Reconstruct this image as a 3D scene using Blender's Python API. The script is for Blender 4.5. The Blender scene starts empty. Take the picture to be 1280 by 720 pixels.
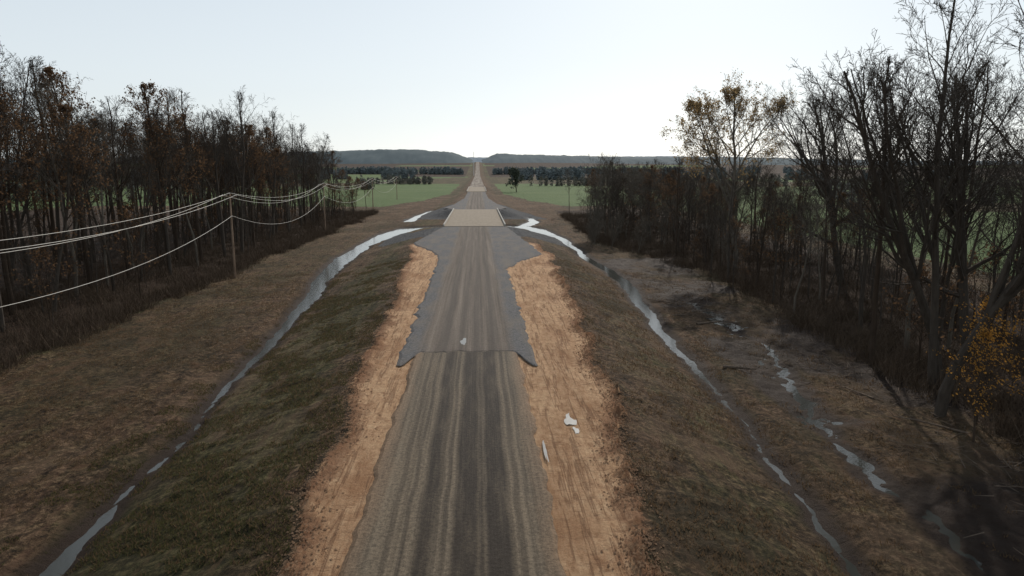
import bpy, math, random, time
import numpy as np
from mathutils import Vector, Matrix
T0=time.time()
sc=bpy.context.scene
R=np.random.RandomState(7)
# ------------------------------------------------------------ helpers
def new_mesh(name,verts,faces,mats=(),smooth=False,matidx=None):
    me=bpy.data.meshes.new(name)
    if isinstance(verts,np.ndarray):
        nv=len(verts); fa=np.asarray(faces,dtype=np.int32); nf,k=fa.shape
        me.vertices.add(nv); me.vertices.foreach_set('co',verts.astype(np.float32).ravel())
        me.loops.add(nf*k); me.loops.foreach_set('vertex_index',fa.ravel())
        me.polygons.add(nf)
        me.polygons.foreach_set('loop_start',np.arange(0,nf*k,k,dtype=np.int32))
        me.polygons.foreach_set('loop_total',np.full(nf,k,dtype=np.int32))
        me.update(calc_edges=True)
    else:
        me.from_pydata(verts,[],faces)
    for m in mats: me.materials.append(m)
    if matidx is not None: me.polygons.foreach_set('material_index',np.asarray(matidx,dtype=np.int32))
    me.polygons.foreach_set('use_smooth',[smooth]*len(me.polygons))
    me.update()
    return me
def add_obj(name,me,loc=(0,0,0),rot=(0,0,0),scale=(1,1,1),parent=None):
    o=bpy.data.objects.new(name,me); sc.collection.objects.link(o)
    o.location=loc; o.rotation_euler=rot; o.scale=scale
    if parent: o.parent=parent
    return o
TAB=R.rand(256,256)
def vn(x,y,s=0):
    x=np.asarray(x,dtype=float)+s*17.3; y=np.asarray(y,dtype=float)+s*41.7
    xi=np.floor(x).astype(int); yi=np.floor(y).astype(int)
    fx=x-xi; fy=y-yi; fx=fx*fx*(3-2*fx); fy=fy*fy*(3-2*fy)
    a=TAB[xi&255,yi&255]; b=TAB[(xi+1)&255,yi&255]; c=TAB[xi&255,(yi+1)&255]; d=TAB[(xi+1)&255,(yi+1)&255]
    return (a*(1-fx)+b*fx)*(1-fy)+(c*(1-fx)+d*fx)*fy
def fbm(x,y,s=0,o=4):
    t=0;a=1;n=0
    for i in range(o):
        t=t+a*(vn(x*2**i,y*2**i,s+i*3)-.5); n+=a; a*=.5
    return t/n*2
def sm(t): t=np.clip(t,0,1); return t*t*(3-2*t)
def ip(y,pts): 
    p=np.array(pts,float); return np.interp(y,p[:,0],p[:,1])
# ------------------------------------------------------------ material helper
class NT:
    def __init__(s,name):
        s.m=bpy.data.materials.new(name); s.m.use_nodes=True; s.t=s.m.node_tree; s.t.nodes.clear()
        s.out=s.t.nodes.new('ShaderNodeOutputMaterial'); s.b=s.t.nodes.new('ShaderNodeBsdfPrincipled')
        s.t.links.new(s.b.outputs[0],s.out.inputs[0]); s.g=s.t.nodes.new('ShaderNodeNewGeometry'); s.b.inputs['Roughness'].default_value=.95
        s.b.inputs['Specular IOR Level'].default_value=.12
    def L(s,a,b): s.t.links.new(a,b)
    def pos(s,scale=(1,1,1)):
        n=s.t.nodes.new('ShaderNodeVectorMath'); n.operation='MULTIPLY'; n.inputs[1].default_value=scale; s.L(s.g.outputs['Position'],n.inputs[0]); return n.outputs[0]
    def noise(s,scale,vec=(1,1,1),detail=5,rough=.6,dist=0):
        n=s.t.nodes.new('ShaderNodeTexNoise'); n.inputs['Scale'].default_value=scale; n.inputs['Detail'].default_value=detail; n.inputs['Roughness'].default_value=rough; n.inputs['Distortion'].default_value=dist
        s.L(s.pos(vec),n.inputs['Vector']); return n.outputs['Fac']
    def voro(s,scale,vec=(1,1,1)):
        n=s.t.nodes.new('ShaderNodeTexVoronoi'); n.inputs['Scale'].default_value=scale; s.L(s.pos(vec),n.inputs['Vector']); return n
    def ramp(s,f,st):
        n=s.t.nodes.new('ShaderNodeValToRGB'); e=n.color_ramp.elements
        while len(e)<len(st): e.new(.5)
        for q,(p,c) in zip(e,st):
            q.position=p; q.color=(c,c,c,1) if isinstance(c,(int,float)) else tuple(c)+(1,)
        s.L(f,n.inputs[0]); return n.outputs[0]
    def mix(s,f,a,b,mode='MIX'):
        n=s.t.nodes.new('ShaderNodeMix'); n.data_type='RGBA'; n.blend_type=mode
        for i,v in ((0,f),(6,a),(7,b)):
            if hasattr(v,'is_linked'): s.L(v,n.inputs[i])
            elif i==0: n.inputs[0].default_value=v
            else: n.inputs[i].default_value=tuple(v)+(1,)
        return n.outputs[2]
    def math(s,op,a,b=0,c=None,clamp=False):
        n=s.t.nodes.new('ShaderNodeMath'); n.operation=op; n.use_clamp=clamp
        for i,v in enumerate((a,b,c)):
            if v is None: continue
            if isinstance(v,(int,float)): n.inputs[i].default_value=v
            else: s.L(v,n.inputs[i])
        return n.outputs[0]
    def attr(s,name):
        n=s.t.nodes.new('ShaderNodeAttribute'); n.attribute_name=name; return n
    def sep(s,v):
        n=s.t.nodes.new('ShaderNodeSeparateXYZ'); s.L(v,n.inputs[0]); return n.outputs
    def bump(s,h,strength=.5,dist=.1):
        n=s.t.nodes.new('ShaderNodeBump'); n.inputs['Strength'].default_value=strength; n.inputs['Distance'].default_value=dist
        s.L(h,n.inputs['Height']); s.L(n.outputs[0],s.b.inputs['Normal'])
    def col(s,v):
        if isinstance(v,tuple): s.b.inputs['Base Color'].default_value=v+(1,)
        else: s.L(v,s.b.inputs['Base Color'])
    def band(s,px,x0,hw,soft,wob=.25,sd=.12):
        d=s.math('ABSOLUTE',s.math('SUBTRACT',s.math('ADD',px,s.math('MULTIPLY',s.math('SUBTRACT',s.noise(sd,(0,1,0),detail=2),.5),wob*2)),x0))
        return s.math('SUBTRACT',1,s.math('DIVIDE',s.math('SUBTRACT',d,hw),soft,clamp=True),clamp=True)
# ------------------------------------------------------------ layout data
WL=-3.25
LD=[(-19.6,10,.5),(-19.9,30,.45),(-20.1,36,.35),(-20.5,42,.0),(-20.8,52,.05),(-21.6,66,.22),(-22,80,.55),(-24,100,.7),(-26.2,121,1.3),(-28.5,155,1.9),(-28,180,1.5),(-26,211,2.8),(-21,235,3.5),(0,246,4),(14,240,4),(20,228,3),(24,200,1.2),(25,165,.6)]
RD=[(25,165,.6),(25,152,.8),(26.6,121,1.1),(24.6,98,.85),(23.3,84,.6),(22.6,74,.4),(22.4,65,.2),(21,48,.04),(20.5,39,.08),(19.7,31,.1),(19.3,15,.2)]
RR=[(31,104,.0),(31.8,96,.3),(33.0,88,.35),(32.3,80,-.1),(32.6,72,.3),(30,63,.2),(28.6,56,.45),(27.3,52,.25),(26.7,47,.05),(26.6,43,.45),(26.4,37,-.1),(26.2,34,.25),(26.0,28,-.1)]
POND=[(-25,262,2),(-24,300,1.0),(-20,340,.5)]
POND2=[(18,245,2.5),(22,262,2.0),(22,285,.6)]
FARW=[(120,240,3),(135,250,5),(150,252,2)]
def pd(X,Y,P):
    D=np.full(X.shape,1e9); W=np.zeros(X.shape)
    for (x0,y0,w0),(x1,y1,w1) in zip(P[:-1],P[1:]):
        dx,dy=x1-x0,y1-y0; t=np.clip(((X-x0)*dx+(Y-y0)*dy)/(dx*dx+dy*dy),0,1)
        d=np.hypot(X-x0-t*dx,Y-y0-t*dy); w=w0+(w1-w0)*t; k=(d-w)<(D-W)
        D=np.where(k,d,D); W=np.where(k,w,W)
    return D-W
WLF=[(0,6.9),(30,7.2),(58,8.5),(95,9.8),(131,11.5),(152,13.6),(175,13),(200,10.5),(286,11),(330,11),(500,8),(5000,8)]
WRT=[(0,8.7),(30,9.0),(58,11.0),(95,12.8),(128,14.6),(150,14.2),(175,13),(200,10.5),(286,11),(330,11),(500,8),(5000,8)]
TOE_L=[(0,18.6),(52,19.2),(80,20.6),(121,23.5),(160,25),(200,22),(300,20),(500,17)]
TOE_R=[(0,18.6),(48,19.8),(84,21.6),(121,24),(160,24),(200,22),(300,20),(500,17)]
def waterd(X,Y):
    m=(np.abs(X)<170)&(Y<360)
    out=np.full(X.shape,1e3)
    x,y=X[m],Y[m]
    wob=fbm(x*.5,y*.5,5,3)*.9
    xx=x+wob*.38+fbm(x*.1,y*.1,7,2)*.8
    d=np.minimum.reduce([pd(xx,y,LD),pd(xx,y,RD),pd(xx+wob*.8,y,RR),pd(xx,y,POND),pd(xx,y,POND2),pd(xx,y,FARW)])
    out[m]=d
    return out
def hill(X,Y):
    return 46*sm((Y-1500)/2000)*(1+.25*fbm(X/900,Y/900,9,2))
def emb(X,Y):
    w=np.where(X<0,ip(Y,WLF),ip(Y,WRT))
    n=(fbm(np.sign(X)*3.7+3,Y*.16,11,5)*1.5)*np.clip(1-(Y-130)/60,0,1)
    return w+n
def height(X,Y,detail=True,wd=None):
    ax=np.abs(X); w=emb(X,Y); toe=np.where(X<0,ip(Y,TOE_L),ip(Y,TOE_R))
    gap=1-np.where(Y<243,sm((Y-199)/12),sm((289-Y)/12))
    gap=np.where((Y>243)&(Y>289),1,gap); gap=np.where(Y<199,1,gap)
    g2=1-sm((Y-512)/12)*sm((650-Y)/12)
    gap=gap*g2
    base=-2.75+fbm(X/14,Y/14,1,3)*.16+np.where(X>24,-.16,0)*sm((100-np.abs(X-30)*4)/60)+np.clip((ax-45)/100,0,1)*.7
    t=np.clip((ax-w)/np.maximum(toe-w,1),0,1)
    e=(1-(t*.75+sm(t)*.25))*gap
    z=base*(1-e)+(-.06)*e
    if wd is None: wd=waterd(X,Y)
    if detail:
        inside=sm((w-ax)/.6)*gap; road=sm((ax-4.8)/1.5)
        n=fbm(X*1.3,Y*1.3,2,3)*.14+fbm(X*.35,Y*.35,4,2)*.12
        rut=(np.sin(X*5+fbm(X*.1,Y*.03,8,2)*9))*.045*(.2+vn(X*.3,Y*.1,18))
        cl=np.maximum(fbm(X*2.2,Y*2.2,12,3),0)
        bs=np.where(X>0,1.0,.6)*(.5+vn(X*.1,Y*.12,19))
        berm=np.exp(-((ax-w+.25)/.5)**2)*(.1+.9*cl)*(Y<150)*gap*bs
        z=z+(n*(1-inside)+ (n*.5+rut)*inside*road)*np.clip((ax-5)/1.5,0,1)+berm
        z=z-.07*inside*(1-road)
        rm=sm((X-24)/3)*sm((48-X)/4); z=z+rm*(fbm(X*.9,Y*.6,21,3)*.22)
        band=np.exp(-((X-(26.2+np.clip((Y-40)*.13,0,6)))/2.6)**2)*(Y<106)*sm((106-Y)/8)
        z=z-band*.27*(.4+vn(X*.2,Y*.12,23))
        lm=sm((-X-23)/3); z=z+lm*np.sin((X*.8+Y*.25)*2.2+fbm(X*.2,Y*.2,6,2)*5)*.05
        sl=sm((ax-w-1)/2)*sm((21-ax)/2); z=z+sl*np.sin(Y*1.9+fbm(X*.1,Y*.3,16,2)*6)*.055
    n2=fbm(X*.8,Y*.8,15,3)*.11
    ch=WL+wd*.33+n2
    ch=np.where(wd>0,ch,WL+wd*.5+n2*.4)
    lim=np.where(gap>.5,(ax>w+2),True)
    z=np.where(lim&(wd<3),np.minimum(z,ch),z)
    z=z+hill(X,Y)
    return z
# ------------------------------------------------------------ ground
def grow(a,b,s,f):
    o=[a];d=s
    while o[-1]<b: o.append(o[-1]+d); d*=f
    return o
xs=np.arange(-30,34.01,.25)
xr=np.array(grow(34.5,60,.5,1.0)+grow(61,6000,1.2,1.12)); xl=-np.array(grow(30.5,62,.5,1.0)+grow(63,6000,1.2,1.12))
xs=np.unique(np.concatenate([xl,xs,xr]))
ys=np.unique(np.concatenate([np.array([-400,-200,-100,-50,-20,0,8,14,18]),np.arange(20,72,.25),np.arange(72,150,.5),np.arange(150,340,1.4),np.array(grow(340,7000,2,1.05))]))
GX,GY=np.meshgrid(xs,ys)
WD=waterd(GX,GY); W=emb(GX,GY); GZ=height(GX,GY,True,WD)
ny,nx=GX.shape
V=np.stack([GX.ravel(),GY.ravel(),GZ.ravel()],1)
idx=np.arange(ny*nx).reshape(ny,nx)
F=np.stack([idx[:-1,:-1].ravel(),idx[:-1,1:].ravel(),idx[1:,1:].ravel(),idx[1:,:-1].ravel()],1)
g=NT('ground_mat')
A=g.attr('ma'); Bt=g.attr('mb')
ma=g.sep(A.outputs['Vector']); mb=g.sep(Bt.outputs['Vector'])
soil,wet,wood=ma[0],ma[1],ma[2]; green,rock,clay=mb[0],mb[1],mb[2]
nf=g.noise(2.4,detail=8,rough=.8); nm=g.noise(.35,detail=5,rough=.65)
nst=g.noise(1.3,(1,.10,1),detail=5,rough=.7); nL=g.noise(.09,(1,.6,1),detail=4,rough=.6)
grass=g.ramp(nf,[(.38,(.011,.007,.005)),(.5,(.078,.047,.026)),(.62,(.25,.16,.095))])
grassg=g.ramp(nf,[(.38,(.009,.009,.004)),(.5,(.060,.052,.021)),(.64,(.185,.15,.07))])
gm=g.math('ADD',g.math('MULTIPLY',nm,1.5),g.math('MULTIPLY',green,1.0))
gmask=g.ramp(g.math('MULTIPLY',gm,.7),[(.5,0),(.8,1)])
c=g.mix(gmask,grass,grassg)
c=g.mix(g.ramp(nst,[(.5,0),(.66,.6)]),c,(.15,.085,.052))
c=g.mix(g.ramp(nst,[(.3,.8),(.46,0)]),c,(.025,.017,.010))
c=g.mix(g.ramp(nm,[(.34,.6),(.48,0)]),c,(.03,.021,.012))
c=g.mix(g.ramp(nL,[(.38,.45),(.5,0),(.64,0)]),c,(.03,.028,.013))
c=g.mix(g.ramp(nL,[(.52,0),(.66,.4)]),c,(.19,.13,.08))
c=g.mix(g.ramp(green,[(.85,0),(1,1)]),c,g.mix(g.noise(.02,detail=4),(.055,.10,.03),(.14,.17,.07)))
claym=g.ramp(g.math('ADD',clay,g.math('MULTIPLY',g.math('SUBTRACT',nm,.5),1.5)),[(.45,0),(.7,.9)])
c=g.mix(claym,c,g.mix(nf,(.05,.025,.014),(.19,.105,.06)))
woodm=g.ramp(g.math('ADD',wood,g.math('MULTIPLY',g.math('SUBTRACT',nm,.5),.9)),[(.4,0),(.6,1)])
c=g.mix(woodm,c,g.ramp(nf,[(.36,(.014,.009,.006)),(.58,(.06,.036,.022)),(.7,(.15,.09,.052))]))
wm=g.ramp(g.math('ADD',wet,g.math('MULTIPLY',g.math('SUBTRACT',nf,.5),1.3)),[(.42,0),(.7,1)])
c=g.mix(wm,c,g.mix(nm,(.017,.011,.008),(.058,.036,.024)))
sc_n=g.noise(3.0,(1,.3,1),detail=7,rough=.75)
soilc=g.ramp(sc_n,[(.3,(.27,.145,.075)),(.47,(.52,.315,.175)),(.66,(.66,.44,.26))])
soilc=g.mix(g.ramp(g.noise(.3,(1,.35,1),detail=5),[(.47,0),(.66,.75)]),soilc,(.31,.155,.075))
trk=g.noise(2.6,(1,.05,1),detail=3,rough=.6,dist=.4)
soilc=g.mix(g.ramp(trk,[(.53,0),(.59,.7),(.66,0)]),soilc,(.17,.085,.045))
nb=g.noise(3.2,(.25,1,1),detail=4,rough=.7)
soilc=g.mix(g.ramp(nb,[(.56,0),(.66,.55)]),soilc,(.23,.12,.065))
sm_=g.ramp(g.math('ADD',soil,g.math('MULTIPLY',g.math('SUBTRACT',nf,.5),.9)),[(.46,0),(.54,1)])
edge=g.ramp(g.math('ADD',soil,g.math('MULTIPLY',g.math('SUBTRACT',nm,.5),1.2)),[(.35,0),(.5,.85),(.75,.45),(.88,0)])
soilc=g.mix(edge,soilc,g.mix(nf,(.10,.045,.025),(.34,.17,.09)))
c=g.mix(sm_,c,soilc)
rk=g.voro(2.2)
rc=g.mix(1.0,g.mix(nf,(.07,.07,.075),(.23,.225,.22)),g.ramp(rk.outputs['Distance'],[(0,1.0),(.7,.3)]),'MULTIPLY')
rkm=g.ramp(g.math('ADD',rock,g.math('MULTIPLY',g.math('SUBTRACT',nf,.5),.4)),[(.45,0),(.55,1)])
c=g.mix(rkm,c,rc)
g.col(c)
g.bump(nf,1.0,.32)
g.L(g.ramp(wm,[(0,.97),(1,.8)]),g.b.inputs['Roughness'])
ax=np.abs(GX)
soilA=np.clip(.5+(W-ax)/1.6*.5,0,1)*(1-sm((GY-150)/14))
wet=np.clip(1-(WD-.1)/2.2,0,1)*.8; wet=np.where(GY>400,0,wet)
rightmud=sm((GX-24)/3)*sm((46-GX)/6)*np.clip(.55+fbm(GX/7,GY/9,31,3)*.8,0,1)*(GY<150)
wet=np.maximum(wet,rightmud)
ledge=43+fbm(GY/14,GX*0,40,3)*4; redge=38+fbm(GY/12,GX*0,44,3)*3+ip(GY,[(0,0),(60,0),(120,5),(180,-3)])
woodA=np.maximum(sm((-GX-ledge)/3)*(GX>-190)*(GY<330),sm((GX-redge)/3)*sm((82-GX)/6)*(GY<330))
slope=sm((ax-W-1)/3)*sm((22-ax)/4)
greenA=slope*np.where(GX<0,.42,.22)+np.where(GX<0,.0,-.05)
greenA=np.where((ax>30)&(GY<340),.12,greenA)
cw_=ip(GY,[(262,48),(340,44),(430,28),(560,15),(5000,13)])+fbm(GX*.0+2,GY/25,48,3)*4
far=np.clip(sm((GX-86)/8)+sm((GY-345)/40)*sm((ax-cw_-3)/6)+sm((-GX-195)/5),0,1)
pat=vn(GX/260,GY/170,60)
greenA=np.where(far>.5,np.where(pat>.4,1.0,.45),greenA)
greenA=np.maximum(greenA,np.exp(-((GX+46+.02*GY)/3.5)**2)*.6*(GY<200))
clayA=np.where((GY>262)&(ax<cw_),.5,0)*(1-sm((GY-2600)/900)*(ax>14))
clayA=np.maximum(clayA,.42*sm((-GX-21)/3)*(GX<-20)*(GX>-44)*(GY<262)*(.6+.5*vn(GX/5,GY/16,77)))
clayA=np.maximum(clayA,.42*sm((GX-24)/3)*(GX<42)*(GY<262))
rockA=np.clip(sm((GY-162)/16)*sm((215-GY)/4)*sm((26-ax)/4)*.9,0,1)
rockA=np.maximum(rockA,sm((GY-268)/4)*sm((345-GY)/25)*sm((27-ax-(GY-290)*.15)/4)*.9)
woodA=np.where(GY>1700,np.where((ax>30)&(pat<.75),.8,woodA),woodA)
me=new_mesh('ground',V,F,[g.m],True)
for nm_,arrs in (('ma',(soilA,wet,woodA)),('mb',(greenA,rockA,clayA))):
    a=me.attributes.new(nm_,'FLOAT_VECTOR','POINT'); a.data.foreach_set('vector',np.stack([q.ravel() for q in arrs],1).astype(np.float32).ravel())
add_obj('ground',me)
print('ground',len(V),time.time()-T0)
# ------------------------------------------------------------ water
def watermat(name,rough,spec,col):
    w=NT(name); w.col(col); w.b.inputs['Roughness'].default_value=rough; w.b.inputs['Specular IOR Level'].default_value=spec; w.b.inputs['IOR'].default_value=1.33
    w.bump(w.noise(2.5,detail=3),.15,.06); return w
w=watermat('water_mat',.05,.5,(.045,.045,.038)); wp=watermat('puddle_mat',.3,1.0,(.17,.155,.13))
def strip(P,hw):
    v=[];f=[]
    for i,(x,y,ww) in enumerate(P):
        p0=P[max(i-1,0)];p1=P[min(i+1,len(P)-1)]
        d=Vector((p1[0]-p0[0],p1[1]-p0[1])).normalized(); n=Vector((-d.y,d.x)); h=max(ww,0)+hw
        v+= [(x+n.x*h,y+n.y*h,WL),(x-n.x*h,y-n.y*h,WL)]
        if i: f.append((2*i-2,2*i-1,2*i+1,2*i))
    return v,f
def flat(name,P,hw,m=None):
    v,f=strip(P,hw); add_obj(name,new_mesh(name,v,f,[m or w.m]))
flat('ditch_water',LD[:12],1.9)
add_obj('creek_water',new_mesh('creek_water',[(-36,206.5,WL-.006),(34,206.5,WL-.006),(34,345,WL-.006),(-36,345,WL-.006)],[(0,1,2,3)],[w.m]))
RDw=[(x,y,ww) for x,y,ww in RD][::-1][:-1]+[(25,165,.6),(24,206,1)]
flat('ditch_water',RDw,1.5)
flat('stream_water',[(x+1.2,y,0) for x,y,_ in RR],3.2)
flat('pond_water',FARW,3)
# ------------------------------------------------------------ road
r=NT('road_mat')
px=r.sep(r.g.outputs['Position'])[0]
s1=r.noise(2.6,(1,.006,1),detail=5,rough=.7); s2=r.noise(.5,(1,.2,1),detail=5); s3=r.noise(5,detail=7,rough=.8)
c=r.ramp(s1,[(.32,(.07,.053,.036)),(.5,(.13,.10,.068)),(.68,(.20,.155,.105))])
c=r.mix(r.ramp(s2,[(.42,0),(.68,.5)]),c,(.20,.15,.098))
brk=r.ramp(r.noise(1.4,(1,.12,1),detail=4),[(.3,.6),(.55,1)])
for x0,hw,sf,st in ((-1.4,.22,.3,.9),(.4,.42,.35,.92),(1.9,.42,.35,.92),(1.15,.05,.12,.7),(-2.3,.05,.12,.6),(2.9,.08,.15,.5),(-.55,.06,.14,.6),(-.9,.04,.1,.5),(-2.95,.07,.15,.45),(3.4,.04,.1,.4)):
    c=r.mix(r.math('MULTIPLY',r.band(px,x0,hw,sf),r.math('MULTIPLY',brk,st)),c,(.027,.02,.015))
c=r.mix(r.math('MULTIPLY',r.math('MULTIPLY',r.math('SUBTRACT',r.math('ADD',r.math('ABSOLUTE',px),r.math('MULTIPLY',s2,1.6)),4.4),.9,clamp=True),.6),c,(.27,.16,.09))
c=r.mix(1.0,c,r.ramp(s3,[(.34,.45),(.66,1.4)]),'MULTIPLY')
r.col(c); r.bump(r.math('ADD',s1,r.math('MULTIPLY',s3,.8)),.8,.08); r.b.inputs['Roughness'].default_value=.8
def ribbon(name,y0,y1,dy,fl,fr,z,mat,jit=.08,nxr=8,skirt=.15):
    yy=np.arange(y0,y1+.01,dy); v=[];f=[]
    L=fl(yy)+fbm(yy*.6,yy*0+1,z*9+3,5)*jit*2.5; Rr=fr(yy)+fbm(yy*.6,yy*0+7,z*9+5,5)*jit*2.5
    n=nxr+3
    zz=z+hill(yy*0,yy)
    for i,y in enumerate(yy):
        v.append((-L[i]-skirt*1.8,y,zz[i]-skirt))
        for k in range(nxr+1): v.append((-L[i]+(L[i]+Rr[i])*k/nxr,y,zz[i]))
        v.append((Rr[i]+skirt*1.8,y,zz[i]-skirt))
        if i:
            for k in range(n-1):
                a=(i-1)*n+k; f.append((a,a+1,a+n+1,a+n))
    o=add_obj(name,new_mesh(name,v,f,[mat])); return o
C=lambda k:(lambda y:y*0+k)
ribbon('road',2,64,.25,C(4.4),C(4.35),.02,r.m,.14,skirt=.12)
gr=NT('gravel_mat')
px=gr.sep(gr.g.outputs['Position'])[0]
t1=gr.noise(2.0,(1,.01,1),detail=5,rough=.7); t2=gr.noise(6,detail=7,rough=.85); t3=gr.noise(.22,(1,.5,1),detail=4)
tr=gr.math('ADD',gr.math('ABSOLUTE',gr.math('ADD',px,.1)),gr.math('MULTIPLY',gr.math('SUBTRACT',t3,.5),2.0))
c=gr.mix(gr.ramp(t2,[(.38,0),(.62,1)]),(.05,.049,.05),(.20,.19,.182))
c=gr.mix(gr.ramp(gr.noise(.4,(1,.3,1),detail=4),[(.45,0),(.68,.6)]),c,(.20,.16,.12))
cl=gr.ramp(t1,[(.3,(.12,.097,.076)),(.52,(.185,.15,.12)),(.7,(.26,.21,.165))])
cl=gr.mix(1.0,cl,gr.ramp(t2,[(.3,.45),(.7,1.35)]),'MULTIPLY')
for x0,hw,st in ((-2.1,.2,.55),(-.5,.2,.4),(.9,.2,.45),(2.4,.2,.5)): cl=gr.mix(gr.math('MULTIPLY',gr.band(px,x0,hw,.5,.5,.05),st),cl,(.085,.073,.063))
c=gr.mix(gr.ramp(gr.math('DIVIDE',tr,6),[(.60,1),(.76,0)]),c,cl)
gr.col(c); gr.bump(t2,.8,.1)
GL=[(52,4.6),(56.5,5.3),(58,5.6),(128,5.9),(140,8),(152,12.4),(158,12.8),(172,11.5),(200,8.7)]; GR=[(52,5.2),(58,5.6),(114,5.5),(124,8.5),(134,13.0),(150,12.2),(200,8.7)]
yy=np.concatenate([np.arange(61,80,.2),np.arange(80,200.1,.4)])
v=[];f=[];nxr=40;n=nxr+3
Lw=ip(yy,GL)+fbm(yy*.5,yy*0,70,5)*.55; Rw=ip(yy,GR)+fbm(yy*.5,yy*0+5,71,5)*.55
off=fbm(np.arange(n)*.3,np.zeros(n),72,5)*1.3
for i,y in enumerate(yy):
    fo=max(0,1-i/18)
    for k in range(n):
        if k==0: x=-Lw[i]-.35; z=-.1
        elif k==n-1: x=Rw[i]+.35; z=-.1
        else: x=-Lw[i]+(Lw[i]+Rw[i])*(k-1)/nxr; z=.08
        xo=abs(x); wing=4.6*sm((xo-4.0)/1.6)
        yo=y+off[k]*fo-wing*fo
        if i==0: z=.0
        if i==1: yo=yy[0]+.3+off[k]-wing
        v.append((x,float(yo),z))
    if i:
        for k in range(n-1): a=(i-1)*n+k; f.append((a,a+1,a+n+1,a+n))
add_obj('gravel_road',new_mesh('gravel_road',v,f,[gr.m]))
ribbon('gravel_road',286,512,2,lambda y:ip(y,[(286,8.9),(300,13),(330,10),(400,6.5),(512,6)]),lambda y:ip(y,[(286,8.9),(300,13),(330,10),(400,6.5),(512,6)]),.13,gr.m,.2)
d=NT('dirt_road_mat'); d.col(d.ramp(d.noise(.3,(1,.05,1),detail=6),[(.35,(.13,.10,.075)),(.5,(.2,.16,.125)),(.65,(.33,.29,.24))])); d.bump(d.noise(4,detail=5),.4,.05)
ribbon('dirt_road',650,5200,12,C(6.5),C(6.5),.35,d.m,.3)
def puddle(cx,cy,rx,ry,z,seed):
    n=72; a=np.arange(n)/n*math.tau
    k=1+.8*fbm(np.cos(a)*1.3+seed,np.sin(a)*1.3,seed,5)
    v=[(cx,cy,z)]+[(cx+rx*k[i]*math.cos(a[i]),cy+ry*k[i]*math.sin(a[i]),z) for i in range(n)]
    add_obj('puddle',new_mesh('puddle',v,[(0,1+i,1+(i+1)%n) for i in range(n)],[wp.m]))
puddle(-.35,64.3,.24,1.3,.087,4)
def gz(x,y): return float(height(np.array([float(x)]),np.array([float(y)]))[0])
for (x,y,rx,ry,sd) in ((6.95,43.4,.33,1.2,2),(7.1,41.6,.2,.5,8),(4.85,38.5,.08,1.6,5)): puddle(x,y,rx,ry,(gz(x,y)+.045) if x>5 else .026,sd)
# ------------------------------------------------------------ bridges
cc=NT('concrete_mat'); cc.col(cc.mix(cc.noise(1.2,(1,.2,1),detail=6),(.21,.165,.12),(.37,.31,.235))); cc.bump(cc.noise(6),.2,.02)
cw=NT('concrete_edge_mat'); cw.col(cw.mix(cw.noise(2,detail=4),(.36,.33,.28),(.50,.47,.42)))
def boxm(name,x0,x1,y0,y1,z0,z1,mat,parent,bev=.03):
    import bmesh
    bm=bmesh.new(); bmesh.ops.create_cube(bm,size=1)
    for q in bm.verts: q.co=Vector(((x0+x1)/2+q.co.x*(x1-x0),(y0+y1)/2+q.co.y*(y1-y0),(z0+z1)/2+q.co.z*(z1-z0)))
    bmesh.ops.bevel(bm,geom=bm.edges[:],offset=bev,segments=1,affect='EDGES')
    m=bpy.data.meshes.new(name); bm.to_mesh(m); bm.free(); m.materials.append(mat); return add_obj(name,m,parent=parent)
def bridge(y0,y1,hw,zt=.17,grd=-4):
    e=add_obj('concrete_bridge',None)
    n=max(2,int((y1-y0)/14)); st=(y1-y0)/n
    for i in range(n): boxm('deck_span_%d'%i,-hw,hw,y0+i*st+.05,y0+(i+1)*st-.05,zt-.3,zt,cc.m,e)
    for s in (-1,1): 
        boxm('parapet',min(s*hw,s*(hw-.35)),max(s*hw,s*(hw-.35)),y0+.02,y1-.02,zt+.003,zt+.55,cw.m,e)
        for k in (.15,.4,.65,.9): boxm('girder',s*hw*k-.25,s*hw*k+.25,y0+.1,y1-.1,zt-1.3,zt-.303,cw.m,e)
    for yy_ in (y0,y1): boxm('abutment',-hw+.2,hw-.2,yy_-.5,yy_+.5,grd,zt-.32,cw.m,e)
    for i in range(1,n):
        yy_=y0+i*st; boxm('pier_cap',-hw+.5,hw-.5,yy_-.6,yy_+.6,zt-2.1,zt-1.305,cw.m,e)
        for k in (-.7,-.25,.25,.7): boxm('pier_column',hw*k-.4,hw*k+.4,yy_-.4,yy_+.4,grd,zt-2.105,cw.m,e,.1)
bridge(200.5,286,8.9); bridge(512,650,7.2,.4)
# ------------------------------------------------------------ utility poles & wires
wd_=NT('pole_wood_mat'); wd_.col(wd_.ramp(wd_.noise(6,(1,1,.1),detail=6),[(.3,(.13,.085,.055)),(.7,(.30,.21,.145))]))
ins=NT('insulator_mat'); ins.col((.45,.42,.4)); ins.b.inputs['Roughness'].default_value=.3
al=NT('aluminium_wire_mat'); al.col((.42,.40,.36)); al.b.inputs['Metallic'].default_value=.2; al.b.inputs['Roughness'].default_value=.5
def cyl(v,f,p0,p1,r0,r1,k):
    p0=Vector(p0);p1=Vector(p1);d=(p1-p0).normalized(); u=d.orthogonal().normalized(); w_=d.cross(u); b=len(v)
    for p,rr in ((p0,r0),(p1,r1)):
        for i in range(k):
            a=i/k*math.tau; q=p+(u*math.cos(a)+w_*math.sin(a))*rr; v.append(tuple(q))
    for i in range(k): f.append((b+i,b+(i+1)%k,b+k+(i+1)%k,b+k+i))
    f.append(tuple(b+k+i for i in range(k)))
PP=[(-41,-70),(-41.2,26),(-41.5,124),(-45.5,217),(-47.5,330),(-50,450)]
PH=14.8
attach=[]
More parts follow.
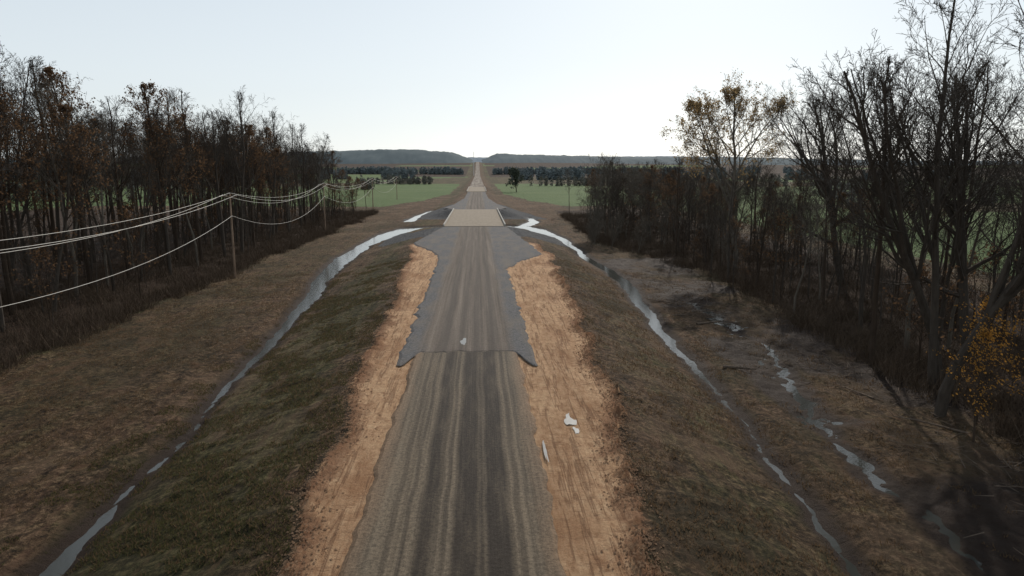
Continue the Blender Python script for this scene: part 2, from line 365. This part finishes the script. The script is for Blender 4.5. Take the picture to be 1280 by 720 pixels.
for (x,y) in PP:
    zb=float(height(np.array([x]),np.array([y]))[0])-.3
    e=add_obj('utility_pole',None,(x,y,zb))
    v=[];f=[]; cyl(v,f,(0,0,0),(0,0,PH),.21,.14,10); add_obj('pole_shaft',new_mesh('pole_shaft',v,f,[wd_.m],True),parent=e)
    boxm('crossarm',-1.25,1.25,-.19,-.08,PH-.45,PH-.32,wd_.m,e,.01)
    v=[];f=[]
    for xx,zz,yy_ in ((-1.15,PH-.32,-.13),(1.15,PH-.32,-.13),(0,PH,0),(.17,PH-3.9,0)):
        cyl(v,f,(xx,yy_,zz),(xx,yy_,zz+.12),.05,.09,8); cyl(v,f,(xx,yy_,zz+.12),(xx,yy_,zz+.24),.09,.04,8)
    add_obj('insulators',new_mesh('insulators',v,f,[ins.m]),parent=e)
    v=[];f=[]
    for s in (-1,1): cyl(v,f,(s*.9,-.2,PH-.4),(0,-.2,PH-1.2),.025,.025,5)
    add_obj('crossarm_brace',new_mesh('crossarm_brace',v,f,[wd_.m]),parent=e)
    attach.append([Vector((x+a,y+c_,zb+b)) for a,c_,b in ((-1.15,-.13,PH-.1),(1.15,-.13,PH-.1),(0,0,PH+.22),(.17,0,PH-3.7))])
cu=bpy.data.curves.new('power_line','CURVE'); cu.dimensions='3D'; cu.bevel_depth=.032; cu.bevel_resolution=1
for a,b in zip(attach[:-1],attach[1:]):
    for k in range(4):
        s=cu.splines.new('POLY'); s.points.add(24)
        sag=(3.2,2.6,2.2,4.2)[k]
        for i in range(25):
            t=i/24; p=a[k].lerp(b[k],t); s.points[i].co=(p.x,p.y,p.z-sag*4*t*(1-t),1)
cu.materials.append(al.m); add_obj('power_line',cu)
# ------------------------------------------------------------ trees
def bark(name,a,b):
    m=NT(name); m.col(m.mix(m.noise(3,(1,1,.3),detail=2),a,b)); return m.m
bk1=bark('bark_grey_mat',(.035,.028,.022),(.105,.085,.067)); bk2=bark('bark_brown_mat',(.03,.021,.015),(.085,.06,.042)); bk3=bark('bark_pale_mat',(.08,.066,.05),(.19,.16,.125))
def leafm(name,a,b,tl=.35):
    m=NT(name); m.col(m.mix(m.noise(1.3,detail=2),a,b)); 
    tr=m.t.nodes.new('ShaderNodeBsdfTranslucent'); tr.inputs[0].default_value=tuple(b)+(1,)
    mx=m.t.nodes.new('ShaderNodeMixShader'); mx.inputs[0].default_value=tl; m.L(m.b.outputs[0],mx.inputs[1]); m.L(tr.outputs[0],mx.inputs[2]); m.L(mx.outputs[0],m.out.inputs[0]); return m.m
lf_r=leafm('leaf_rust_mat',(.075,.045,.027),(.15,.09,.05),.45); lf_y=leafm('leaf_yellow_mat',(.20,.14,.065),(.32,.225,.11),.6); lf_o=leafm('leaf_orange_mat',(.34,.16,.035),(.5,.26,.06),.6); lf_g=leafm('leaf_dull_mat',(.06,.075,.055),(.12,.13,.10))
def tree(name,seed,H,r0,fb,nb,blen,up,lv=(7,5,4),bk=bk1,leaf=None,lden=0,lsz=.2,fork=False,rmin=.016,split=0,sa=.42):
    rr=random.Random(seed); v=[];f=[];mi=[]
    def tube(pts,rad,k):
        b=len(v); n=len(pts)
        for i,p in enumerate(pts):
            d=(pts[min(i+1,n-1)]-pts[max(i-1,0)]).normalized(); u=d.orthogonal().normalized(); w_=d.cross(u)
            for j in range(k):
                a=j/k*math.tau; q=p+(u*math.cos(a)+w_*math.sin(a))*rad[i]; v.append((q.x,q.y,q.z))
        for i in range(n-1):
            for j in range(k): f.append((b+i*k+j,b+i*k+(j+1)%k,b+(i+1)*k+(j+1)%k,b+(i+1)*k+j)); mi.append(0)
    def leafq(p):
        s=lsz*rr.uniform(.6,1.4); a=Vector((rr.gauss(0,1),rr.gauss(0,1),rr.gauss(0,1))).normalized(); u=a.orthogonal().normalized()*s; w_=a.cross(u); b=len(v)
        for q in (p-u,p+w_*.7,p+u,p-w_*.7): v.append((q.x,q.y,q.z))
        f.append((b,b+1,b+2,b+3)); mi.append(1)
    def grow_(p,d,L,r,level,k,nseg,wob,tropism):
        pts=[p.copy()]; rad=[r]; dd=d.copy()
        for i in range(nseg):
            dd=(dd+Vector((rr.gauss(0,wob),rr.gauss(0,wob),rr.gauss(0,wob)+tropism))).normalized()
            p=p+dd*(L/nseg); pts.append(p.copy()); rad.append(max(rmin*.7,r*(1-(i+1)/nseg*(.72 if level else .8))))
        tube(pts,rad,k); return pts,rad
    def at(pts,rad,t):
        x=t*(len(pts)-1); i=min(int(x),len(pts)-2); fr=x-i; return pts[i].lerp(pts[i+1],fr),rad[i]*(1-fr)+rad[i+1]*fr,(pts[i+1]-pts[i]).normalized()
    def child(pts,rad,t,ang,L,level,rs=.55):
        p,r,d=at(pts,rad,t); u=d.orthogonal().normalized()
        q=Matrix.Rotation(rr.uniform(0,math.tau),3,d)@u
        nd=(d*math.cos(ang)+q*math.sin(ang)).normalized()
        return p,nd,L,max(rmin,r*rs)
    def rec(p,d,L,r,level):
        k=(8,5,3,3,3)[level]; ns=(10,6,4,2,2)[level]
        pts,rad=grow_(p,d,L,r,level,k,ns,(.045,.13,.17,.2,.2)[level],(.02,up,up*.8,.05,.03)[level])
        if level-1>=0 and level-1>=len(lv):
            if leaf is not None:
                if rr.random()<lden: 
                    for _ in range(3): leafq(at(pts,rad,rr.uniform(.4,1))[0]+Vector((rr.gauss(0,.2),rr.gauss(0,.2),rr.gauss(0,.2))))
            return
        n=lv[level-1]; n=max(2,int(n*rr.uniform(.8,1.3)))
        for i in range(n):
            t=.2+.8*(i+rr.random())/n
            p2,nd,L2,r2=child(pts,rad,min(t,.99),rr.uniform(.4,.95),L*rr.uniform(.34,.6)*(1.15-.5*t),level+1)
            rec(p2,nd,L2,r2,level+1)
    def stem(p0,d0,Hs,r_,fb_,nb_,bl):
        pts,rad=grow_(p0,d0,Hs,r_,0,8,12,.05 if not fork else .065,.03)
        if p0.z<0: rad[0]*=1.35
        for i in range(nb_):
            t=fb_+(1-fb_)*((i+rr.random()*.7)/nb_)
            tt=(t-fb_)/(1-fb_)
            shape=(math.sin(math.pi*min(1,tt*.75+.28)))
            ang=rr.uniform(.5,1.0)*(1.15-.7*tt)
            p2,nd,L2,r2=child(pts,rad,min(t,.995),ang,bl*shape*rr.uniform(.75,1.15)+.6,1,.6 if fork else .45)
            rec(p2,nd,L2,r2,1)
        return pts,rad
    pts,rad=stem(Vector((0,0,-.4)),Vector((rr.gauss(0,.03),rr.gauss(0,.03),1)).normalized(),H*(.86 if fork else .93),r0,fb,nb,blen)
    for i in range(split):
        t=rr.uniform(.3,.5); p,r_,d_=at(pts,rad,t); a=rr.uniform(0,6.28)
        stem(p,(d_+Vector((math.cos(a),math.sin(a),0))*sa).normalized(),H*(1-t)*.84,r_*.75,.25,int(nb*.6),blen*.65)
    return new_mesh(name,v,f,[bk]+([leaf] if leaf else []),False,mi)
forest=[tree('forest_tree_mesh',11,30,.30,.42,14,7,.12,bk=bk2,lv=(7,5,4)),
        tree('forest_tree_mesh',12,28,.24,.45,13,6,.14,bk=bk1,lv=(7,5,4)),
        tree('forest_tree_mesh',13,31,.33,.38,15,8,.1,bk=bk1,lv=(7,5,4),split=1),
        tree('forest_tree_mesh',15,27,.22,.45,13,5.5,.15,bk=bk3,lv=(7,5,4))]
rust=[tree('rust_tree_mesh',21,29,.3,.35,14,7,.1,bk=bk2,leaf=lf_r,lden=.5,lsz=.13),
      tree('rust_tree_mesh',22,27,.26,.35,13,6.5,.1,bk=bk1,leaf=lf_r,lden=.28,lsz=.13)]
oak_y=tree('oak_tree_mesh',36,34,.42,.42,18,9.5,.08,lv=(8,5,4),bk=bk3,leaf=lf_y,lden=.75,lsz=.12,fork=True,split=3,sa=.5)
oak_b=tree('bare_oak_mesh',32,32,.55,.22,15,12,.16,lv=(8,6,5),bk=bk1,fork=True,split=3)
oak_c=tree('bare_oak_mesh',35,32,.42,.32,14,9,.16,lv=(8,6,4),bk=bk1,fork=True,split=2,sa=.28)
bushy=tree('bushy_tree_mesh',33,22,.3,.08,24,9,.1,lv=(9,6,4),bk=bk3,rmin=.024)
sap=[tree('sapling_mesh',41,9,.07,.2,13,2.8,.1,lv=(6,5),bk=bk1,rmin=.013),tree('sapling_mesh',42,7,.06,.12,13,2.6,.06,lv=(6,5),bk=bk2,rmin=.013)]
sap_r=tree('sapling_rust_mesh',43,9,.08,.2,12,3,.06,lv=(5,3),bk=bk2,leaf=lf_r,lden=.5,lsz=.12)
sap_o=tree('sapling_orange_mesh',44,10,.09,.25,13,3.2,.06,lv=(6,4),bk=bk2,leaf=lf_o,lden=.9,lsz=.09)
print('trees',[len(m.polygons) for m in forest+rust+[oak_y,oak_b,oak_c,bushy]],time.time()-T0)
rg=random.Random(5)
def place(name,me,x,y,s=1,rz=None,sz=None):
    z=float(height(np.array([float(x)]),np.array([float(y)]),False)[0])
    return add_obj(name,me,(x,y,z),(rg.gauss(0,.03),rg.gauss(0,.03),rg.uniform(0,6.28) if rz is None else rz),(s,s,s*(sz or 1)))
# left woods
y=20
while y<318:
    for row in range(7):
        x=-(54+row*7+rg.uniform(-3,3)+(4 if y>200 else 0)); yy_=y+rg.uniform(-3,3)
        me_=rg.choice(rust) if rg.random()<(.6 if y<120 else .25) else rg.choice(forest)
        s=rg.uniform(.92,1.24)*(1.27 if y<95 else 1.08 if y<150 else 1)
        if rg.random()<.12: s*=.75
        if row==0 and rg.random()<.3: continue
        place('bare_tree' if me_ in forest else 'autumn_tree',me_,x,yy_,s)
    for q in range(6):
        place('sapling_tree',rg.choice(sap+[sap_r]),-(48.5+rg.uniform(0,32)),y+rg.uniform(-4,4),rg.uniform(.5,1.6))
    y+=7.0
for (x,yy_,s) in ((-53,310,.6),(-53,345,.5),(-58,345,.55),(-63,330,.7)): place('autumn_tree',rust[0],x,yy_,s)
# right woods
place('oak_tree',oak_y,50,131,1.16,.6); place('oak_tree',oak_b,61,112,1.12,1.1)
for (x,yy_,m,s) in ((37,51,oak_c,1.05),(41,58,forest[2],1.15),(39.5,65,forest[0],1.05),(43,60,oak_c,1.1),(46,70,forest[3],1.2),(46,79,forest[1],1.0),(50,66,oak_b,1.0),(58,80,forest[0],1.1),(40,45,forest[2],1.15),(43,47,oak_c,1.05),(48,52,forest[1],1.1),(39,38,forest[0],1.0),(42,88,forest[3],.65),(43.5,98,forest[1],.65),(45,108,forest[0],.6),(44,118,forest[2],.6),(52,125,forest[1],.7),(48,92,forest[0],.7),(60,92,forest[1],.75),(70,100,oak_c,.75),(56,96,rust[1],.65)):
    place('bare_tree',m,x,yy_,s)
for i in range(135):
    yy_=rg.uniform(92,300); x=rg.uniform(43,78) if yy_<180 else rg.uniform(38,84)
    place('bare_tree',rg.choice(forest+rust[1:]),x,yy_,rg.uniform(.42,.66) if yy_<150 else rg.uniform(.55,.82))
for i in range(26):
    place('bare_tree',rg.choice(forest),rg.uniform(46,84),rg.uniform(28,86),rg.uniform(.55,1.0))
for i in range(210):
    yy_=rg.uniform(25,290); place('sapling_tree',rg.choice(sap+[sap_r]),rg.uniform(40,76),yy_,rg.uniform(.6,1.6))
for (x,yy_,s) in ((37,198,1.08),(33,190,.7),(43,206,.95),(31,180,.45),(48,190,.9),(52,212,.9),(29,172,.33),(56,230,.9),(46,168,.6),(52,150,.5),(60,175,.75),(50,135,.5),(66,150,.65),(34,172,.4),(38,160,.4),(64,200,.85),(72,190,.85),(58,190,.8),(74,165,.75)): place('bushy_tree',bushy,x,yy_,s)
place('maple_tree',sap_o,35.8,45.5,.85,1); place('maple_tree',sap_o,38.5,49,1.0,2.2)
bush_far=tree('leafy_tree_mesh',51,22,.4,.12,20,8,.08,lv=(7,5,3),bk=bk2,leaf=lf_g,lden=.9,lsz=.5,rmin=.03)
place('leafy_tree',bush_far,33.5,600,1.0)
place('leafy_tree',bush_far,-230,640,.8)
print('placed',time.time()-T0)
# ------------------------------------------------------------ blades
def blades(name,X,Y,h,wd0,mat,lean=.35,z=None,seed=1):
    q=np.random.RandomState(seed); n=len(X); Z=height(X,Y) if z is None else z
    a=q.rand(n)*6.283; dx=np.cos(a)*wd0; dy=np.sin(a)*wd0; l=q.randn(n,2)*lean*h[:,None]
    v=np.empty((n,3,3)); v[:,0]=np.stack([X-dx,Y-dy,Z-.03],1); v[:,1]=np.stack([X+dx,Y+dy,Z-.03],1); v[:,2]=np.stack([X+l[:,0],Y+l[:,1],Z+h],1)
    add_obj(name,new_mesh(name,v.reshape(-1,3),np.arange(n*3).reshape(n,3),[mat]))
dg=leafm('dry_grass_mat',(.055,.036,.02),(.16,.105,.06)); gg=leafm('green_grass_mat',(.035,.034,.014),(.095,.088,.036)); st=bark('brush_stem_mat',(.05,.034,.022),(.15,.105,.07))
def scatter(n,x0,x1,y0,y1,seed,cond):
    q=np.random.RandomState(seed); yy_=y0+(y1-y0)*q.rand(n)**1.5; xx=x0+(x1-x0)*q.rand(n); k=cond(xx,yy_); return xx[k],yy_[k]
okg=lambda X,Y:(np.abs(X)>emb(X,Y)+.4)&(waterd(X,Y)>.35)&(vn(X/3,Y/3,90)+.7*vn(X/.8,Y/.8,91)>.8)&((X<24)|((height(X,Y)>WL+.1)&(vn(X/2,Y/2,93)>.45)))
X,Y=scatter(220000,-46,44,24,130,1,okg); q=np.random.RandomState(3)
blades('dry_grass',X,Y,.06+.24*q.rand(len(X))**2,.038,dg,.5,seed=4)
X,Y=scatter(120000,-24,-7,24,130,2,okg); blades('green_grass',X,Y,.05+.15*q.rand(len(X))**2,.035,gg,.5,seed=5)
def brush(n,cx,cy,seed):
    q=np.random.RandomState(seed); k=q.randint(0,len(cx),n); sp=.9
    return cx[k]+q.randn(n)*sp,cy[k]+q.randn(n)*sp,q
q=np.random.RandomState(8)
cy=22+300*q.rand(1500)**1.3; cx=-(43.5+fbm(cy/14,cy*0,40,3)*4+26*q.rand(1500)**1.7)
X,Y,_=brush(100000,cx,cy,9); blades('brush_undergrowth',X,Y,.4+2.0*q.rand(len(X))**2.2,.03,st,.5,seed=6)
cy=26+270*q.rand(1400)**1.3; cx=39.5+ip(cy,[(0,0),(60,0),(120,4),(180,-6),(300,-4)])+fbm(cy/12,cy*0,44,3)*2+34*q.rand(1400)**1.6
X,Y,_=brush(100000,cx,cy,10); blades('brush_undergrowth',X,Y,.4+2.2*q.rand(len(X))**2.2,.03,st,.5,seed=7)
# ------------------------------------------------------------ logs
lv_=bark('log_mat',(.07,.05,.036),(.20,.15,.11))
def log(x,y,L,r_,az,seed):
    rr=random.Random(seed); v=[];f=[]; z=float(height(np.array([float(x)]),np.array([float(y)]),False)[0])+r_*.8
    p=Vector((0,0,0)); d=Vector((math.cos(az),math.sin(az),.02)); n=7
    for i in range(n):
        p2=p+d*(L/n); cyl(v,f,p,p2,r_*(1-i/n*.6),r_*(1-(i+1)/n*.6),8)
        if i>2 and rr.random()<.7: cyl(v,f,p2,p2+Vector((rr.uniform(-1,1),rr.uniform(-1,1),rr.uniform(.1,.9)))*L*.16,r_*.35,r_*.1,5)
        p=p2; d=(d+Vector((rr.gauss(0,.12),rr.gauss(0,.12),0))).normalized()
    add_obj('fallen_log',new_mesh('fallen_log',v,f,[lv_],True),(x,y,z))
for a in ((28,84,4,.16,.3,1),(24.5,64.5,3,.18,-.3,2),(29,98,4,.1,2.6,3),(33.5,100,4,.1,1,4),(30,92,3,.09,.2,5),(34,55,4,.08,1.9,6),(36.5,47,5,.09,2.2,7),(26.5,90,3,.1,-.5,8)): log(*a)
v=[];f=[];rr=random.Random(3)
for i in range(620):
    x=rr.gauss(31.5,2.6); y=rr.gauss(93,9) if i<260 else rr.uniform(28,75); x=x if i<260 else rr.gauss(35,2.6)
    z=float(height(np.array([x]),np.array([y]),False)[0])+.08; a=rr.uniform(0,6.28); L=rr.uniform(.4,2.0)
    cyl(v,f,(x,y,z),(x+math.cos(a)*L,y+math.sin(a)*L,z+rr.uniform(0,.3)),rr.uniform(.015,.045),.01,4)
add_obj('stick_debris',new_mesh('stick_debris',v,f,[lv_]))
q=np.random.RandomState(12); n=17000
yv=22+90*q.rand(n)**1.6; s=np.where(q.rand(n)<.66,1.,-1.)
dens=vn(s*3,yv*.35,95)
k=dens>.3+.3*q.rand(n)-.15; yv=yv[k]; s=s[k]; n=len(s)
wv=emb(s*9.,yv); xv=s*(wv+q.randn(n)*.45-.3*(q.rand(n)<.3)*q.rand(n)*4); rv=.015+.065*q.rand(n)**3
Z=height(xv,yv)
off8=np.array([(1,0,0),(0,1,0),(-1,0,0),(0,-1,0),(0,0,1),(0,0,-1)],float)
VV=(np.stack([xv,yv,Z+rv*.4],1)[:,None,:]+off8[None]*rv[:,None,None]*(.6+.8*q.rand(n,6,1)))
tri=np.array([(0,1,4),(1,2,4),(2,3,4),(3,0,4),(1,0,5),(2,1,5),(3,2,5),(0,3,5)])
FF=(np.arange(n)[:,None,None]*6+tri[None]).reshape(-1,3)
cm=NT('clod_mat'); cm.col(cm.mix(cm.noise(3),(.20,.10,.055),(.45,.29,.17)))
add_obj('soil_clods',new_mesh('soil_clods',VV.reshape(-1,3),FF,[cm.m]))
# ------------------------------------------------------------ distant trees
def farline(name,segs,mat,seed,dens=1.0,h=18,card=1.3):
    q=np.random.RandomState(seed); P=[]
    for (x0,y0,x1,y1,rows) in segs:
        L=math.hypot(x1-x0,y1-y0); n=int(L/6*rows*dens); t=q.rand(n); t=t[vn(t*L/40,t*0,seed)>.22]; n=len(t)
        cx=x0+(x1-x0)*t+q.randn(n)*3; cyy=y0+(y1-y0)*t+q.rand(n)*rows*9
        hh=h*(.5+.5*q.rand(n)+.3*vn(t*L/60,t*0,seed+3)); m=130
        th=q.rand(n,m)*6.283; u=q.rand(n,m); rad=hh[:,None]*.27*np.sqrt(q.rand(n,m))*np.sin(np.pi*np.clip(u*.85+.12,0,1))
        zb=hill(cx,cyy)-2.5
        P.append(np.stack([cx[:,None]+rad*np.cos(th),cyy[:,None]+rad*np.sin(th),zb[:,None]+hh[:,None]*(.05+.95*u)],2).reshape(-1,3))
    P=np.concatenate(P); n=len(P); o=q.randn(n,3,3)*card*.55
    V_=(P[:,None,:]+o).reshape(-1,3); add_obj(name,new_mesh(name,V_,np.arange(n*3).reshape(n,3),[mat]))
hz1=bark('far_tree_haze_tint_mat',(.12,.115,.095),(.20,.185,.155)); hz2=bark('hazy_tree_tint_mat',(.15,.175,.175),(.21,.235,.23))  # aerial haze painted into the base colours, paler for the farther rows
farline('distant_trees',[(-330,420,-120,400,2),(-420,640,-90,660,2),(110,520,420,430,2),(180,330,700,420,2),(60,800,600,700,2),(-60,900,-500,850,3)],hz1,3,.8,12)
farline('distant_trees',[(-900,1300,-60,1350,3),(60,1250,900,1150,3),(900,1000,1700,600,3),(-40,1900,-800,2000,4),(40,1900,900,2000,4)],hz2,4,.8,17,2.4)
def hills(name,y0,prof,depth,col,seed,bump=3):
    m=NT(name+'_mat'); m.col(m.mix(m.noise(.02,detail=5,rough=.7),tuple(c*.85 for c in col),tuple(min(1,c*1.15) for c in col)))  # blue-grey hill colour has the distance haze painted in; no haze volume
    p=np.array(prof,float); xx=np.arange(p[0,0],p[-1,0],7.); tt=np.linspace(0,1,18)
    X,Tt=np.meshgrid(xx,tt); Yv=y0+Tt*depth+fbm(X/200,Tt*3,seed,2)*30
    top=np.interp(xx,p[:,0],p[:,1])
    Z=-5+(top[None,:]+5)*np.sin(np.minimum(Tt*1.25,1)*math.pi/2)**.8*(1+.07*fbm(X/260,Tt*2,seed+1,3))+fbm(X/24,Yv/60,seed+2,4)*bump*1.8
    ny,nx=X.shape; idx=np.arange(ny*nx).reshape(ny,nx)
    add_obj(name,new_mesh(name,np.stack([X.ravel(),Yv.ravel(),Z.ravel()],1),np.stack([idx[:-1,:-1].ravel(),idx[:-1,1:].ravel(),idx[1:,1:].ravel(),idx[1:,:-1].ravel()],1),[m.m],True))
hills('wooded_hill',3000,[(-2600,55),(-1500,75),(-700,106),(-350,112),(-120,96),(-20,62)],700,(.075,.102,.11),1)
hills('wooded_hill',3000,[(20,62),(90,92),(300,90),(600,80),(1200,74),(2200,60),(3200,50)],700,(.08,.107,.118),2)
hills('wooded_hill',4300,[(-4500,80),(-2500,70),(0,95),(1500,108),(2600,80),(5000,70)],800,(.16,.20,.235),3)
mm=NT('mast_mat'); mm.col((.6,.6,.6)); v=[];f=[]
for a in range(3):
    an=a*math.tau/3; cyl(v,f,(1.2*math.cos(an),1.2*math.sin(an),0),(.5*math.cos(an),.5*math.sin(an),58),.28,.2,4)
    for k in range(18):
        z0=k*3.2; s0=1.2-.7*z0/58; s1=1.2-.7*(z0+3.2)/58; bn_=an+math.tau/3
        cyl(v,f,(s0*math.cos(an),s0*math.sin(an),z0),(s1*math.cos(bn_),s1*math.sin(bn_),z0+3.2),.1,.1,3)
add_obj('radio_mast',new_mesh('radio_mast',v,f,[mm.m]),(-9,1700,0))
# ------------------------------------------------------------ light, sky, camera
EL,AZ=31,18
wo=bpy.data.worlds.new('World'); sc.world=wo; wo.use_nodes=True; nt=wo.node_tree; bg=nt.nodes['Background']
sk=nt.nodes.new('ShaderNodeTexSky'); sk.sky_type='NISHITA'; sk.sun_disc=False; sk.sun_elevation=math.radians(EL); sk.sun_rotation=math.radians(AZ)
sk.air_density=1.0; sk.dust_density=.8; sk.ozone_density=1.5
hs=nt.nodes.new('ShaderNodeHueSaturation'); hs.inputs['Saturation'].default_value=.45; hs.inputs['Value'].default_value=.42; nt.links.new(sk.outputs[0],hs.inputs['Color'])
tc=nt.nodes.new('ShaderNodeTexCoord'); sp=nt.nodes.new('ShaderNodeSeparateXYZ'); nt.links.new(tc.outputs['Generated'],sp.inputs[0])
cr=nt.nodes.new('ShaderNodeValToRGB'); e=cr.color_ramp.elements
K=1/.08
for i,(p,c_) in enumerate(((0,(.55,.595,.61)),(.12,(.53,.585,.615)),(.35,(.45,.52,.58)),(1,(.19,.25,.34)))):
    if i>1: e.new(p)
    e[i].position=p; e[i].color=c_+(1,)
nt.links.new(sp.outputs[2],cr.inputs[0])
sc_=nt.nodes.new('ShaderNodeVectorMath'); sc_.operation='SCALE'; sc_.inputs['Scale'].default_value=K; nt.links.new(cr.outputs[0],sc_.inputs[0])
ad=nt.nodes.new('ShaderNodeVectorMath'); ad.operation='ADD'; nt.links.new(sc_.outputs[0],ad.inputs[0]); nt.links.new(hs.outputs[0],ad.inputs[1])
nt.links.new(ad.outputs[0],bg.inputs[0]); bg.inputs[1].default_value=.08
sl=bpy.data.lights.new('sun','SUN'); sl.energy=3.0; sl.angle=math.radians(.8); sl.color=(1,.92,.82)
so=bpy.data.objects.new('sun',sl); sc.collection.objects.link(so); so.rotation_euler=(math.radians(-(90-EL)),0,math.radians(-AZ)); so.location=(50,50,80)
ca=bpy.data.cameras.new('camera'); co=bpy.data.objects.new('camera',ca); sc.collection.objects.link(co)
ca.lens=24.75; ca.sensor_width=36; ca.clip_end=20000; ca.clip_start=.5
co.location=(1.1,0,16); co.rotation_euler=(math.radians(80.45),0,math.radians(-2.73)); sc.camera=co
sc.view_settings.view_transform='Standard'; sc.view_settings.look='None'; sc.view_settings.exposure=0
print('done',time.time()-T0)
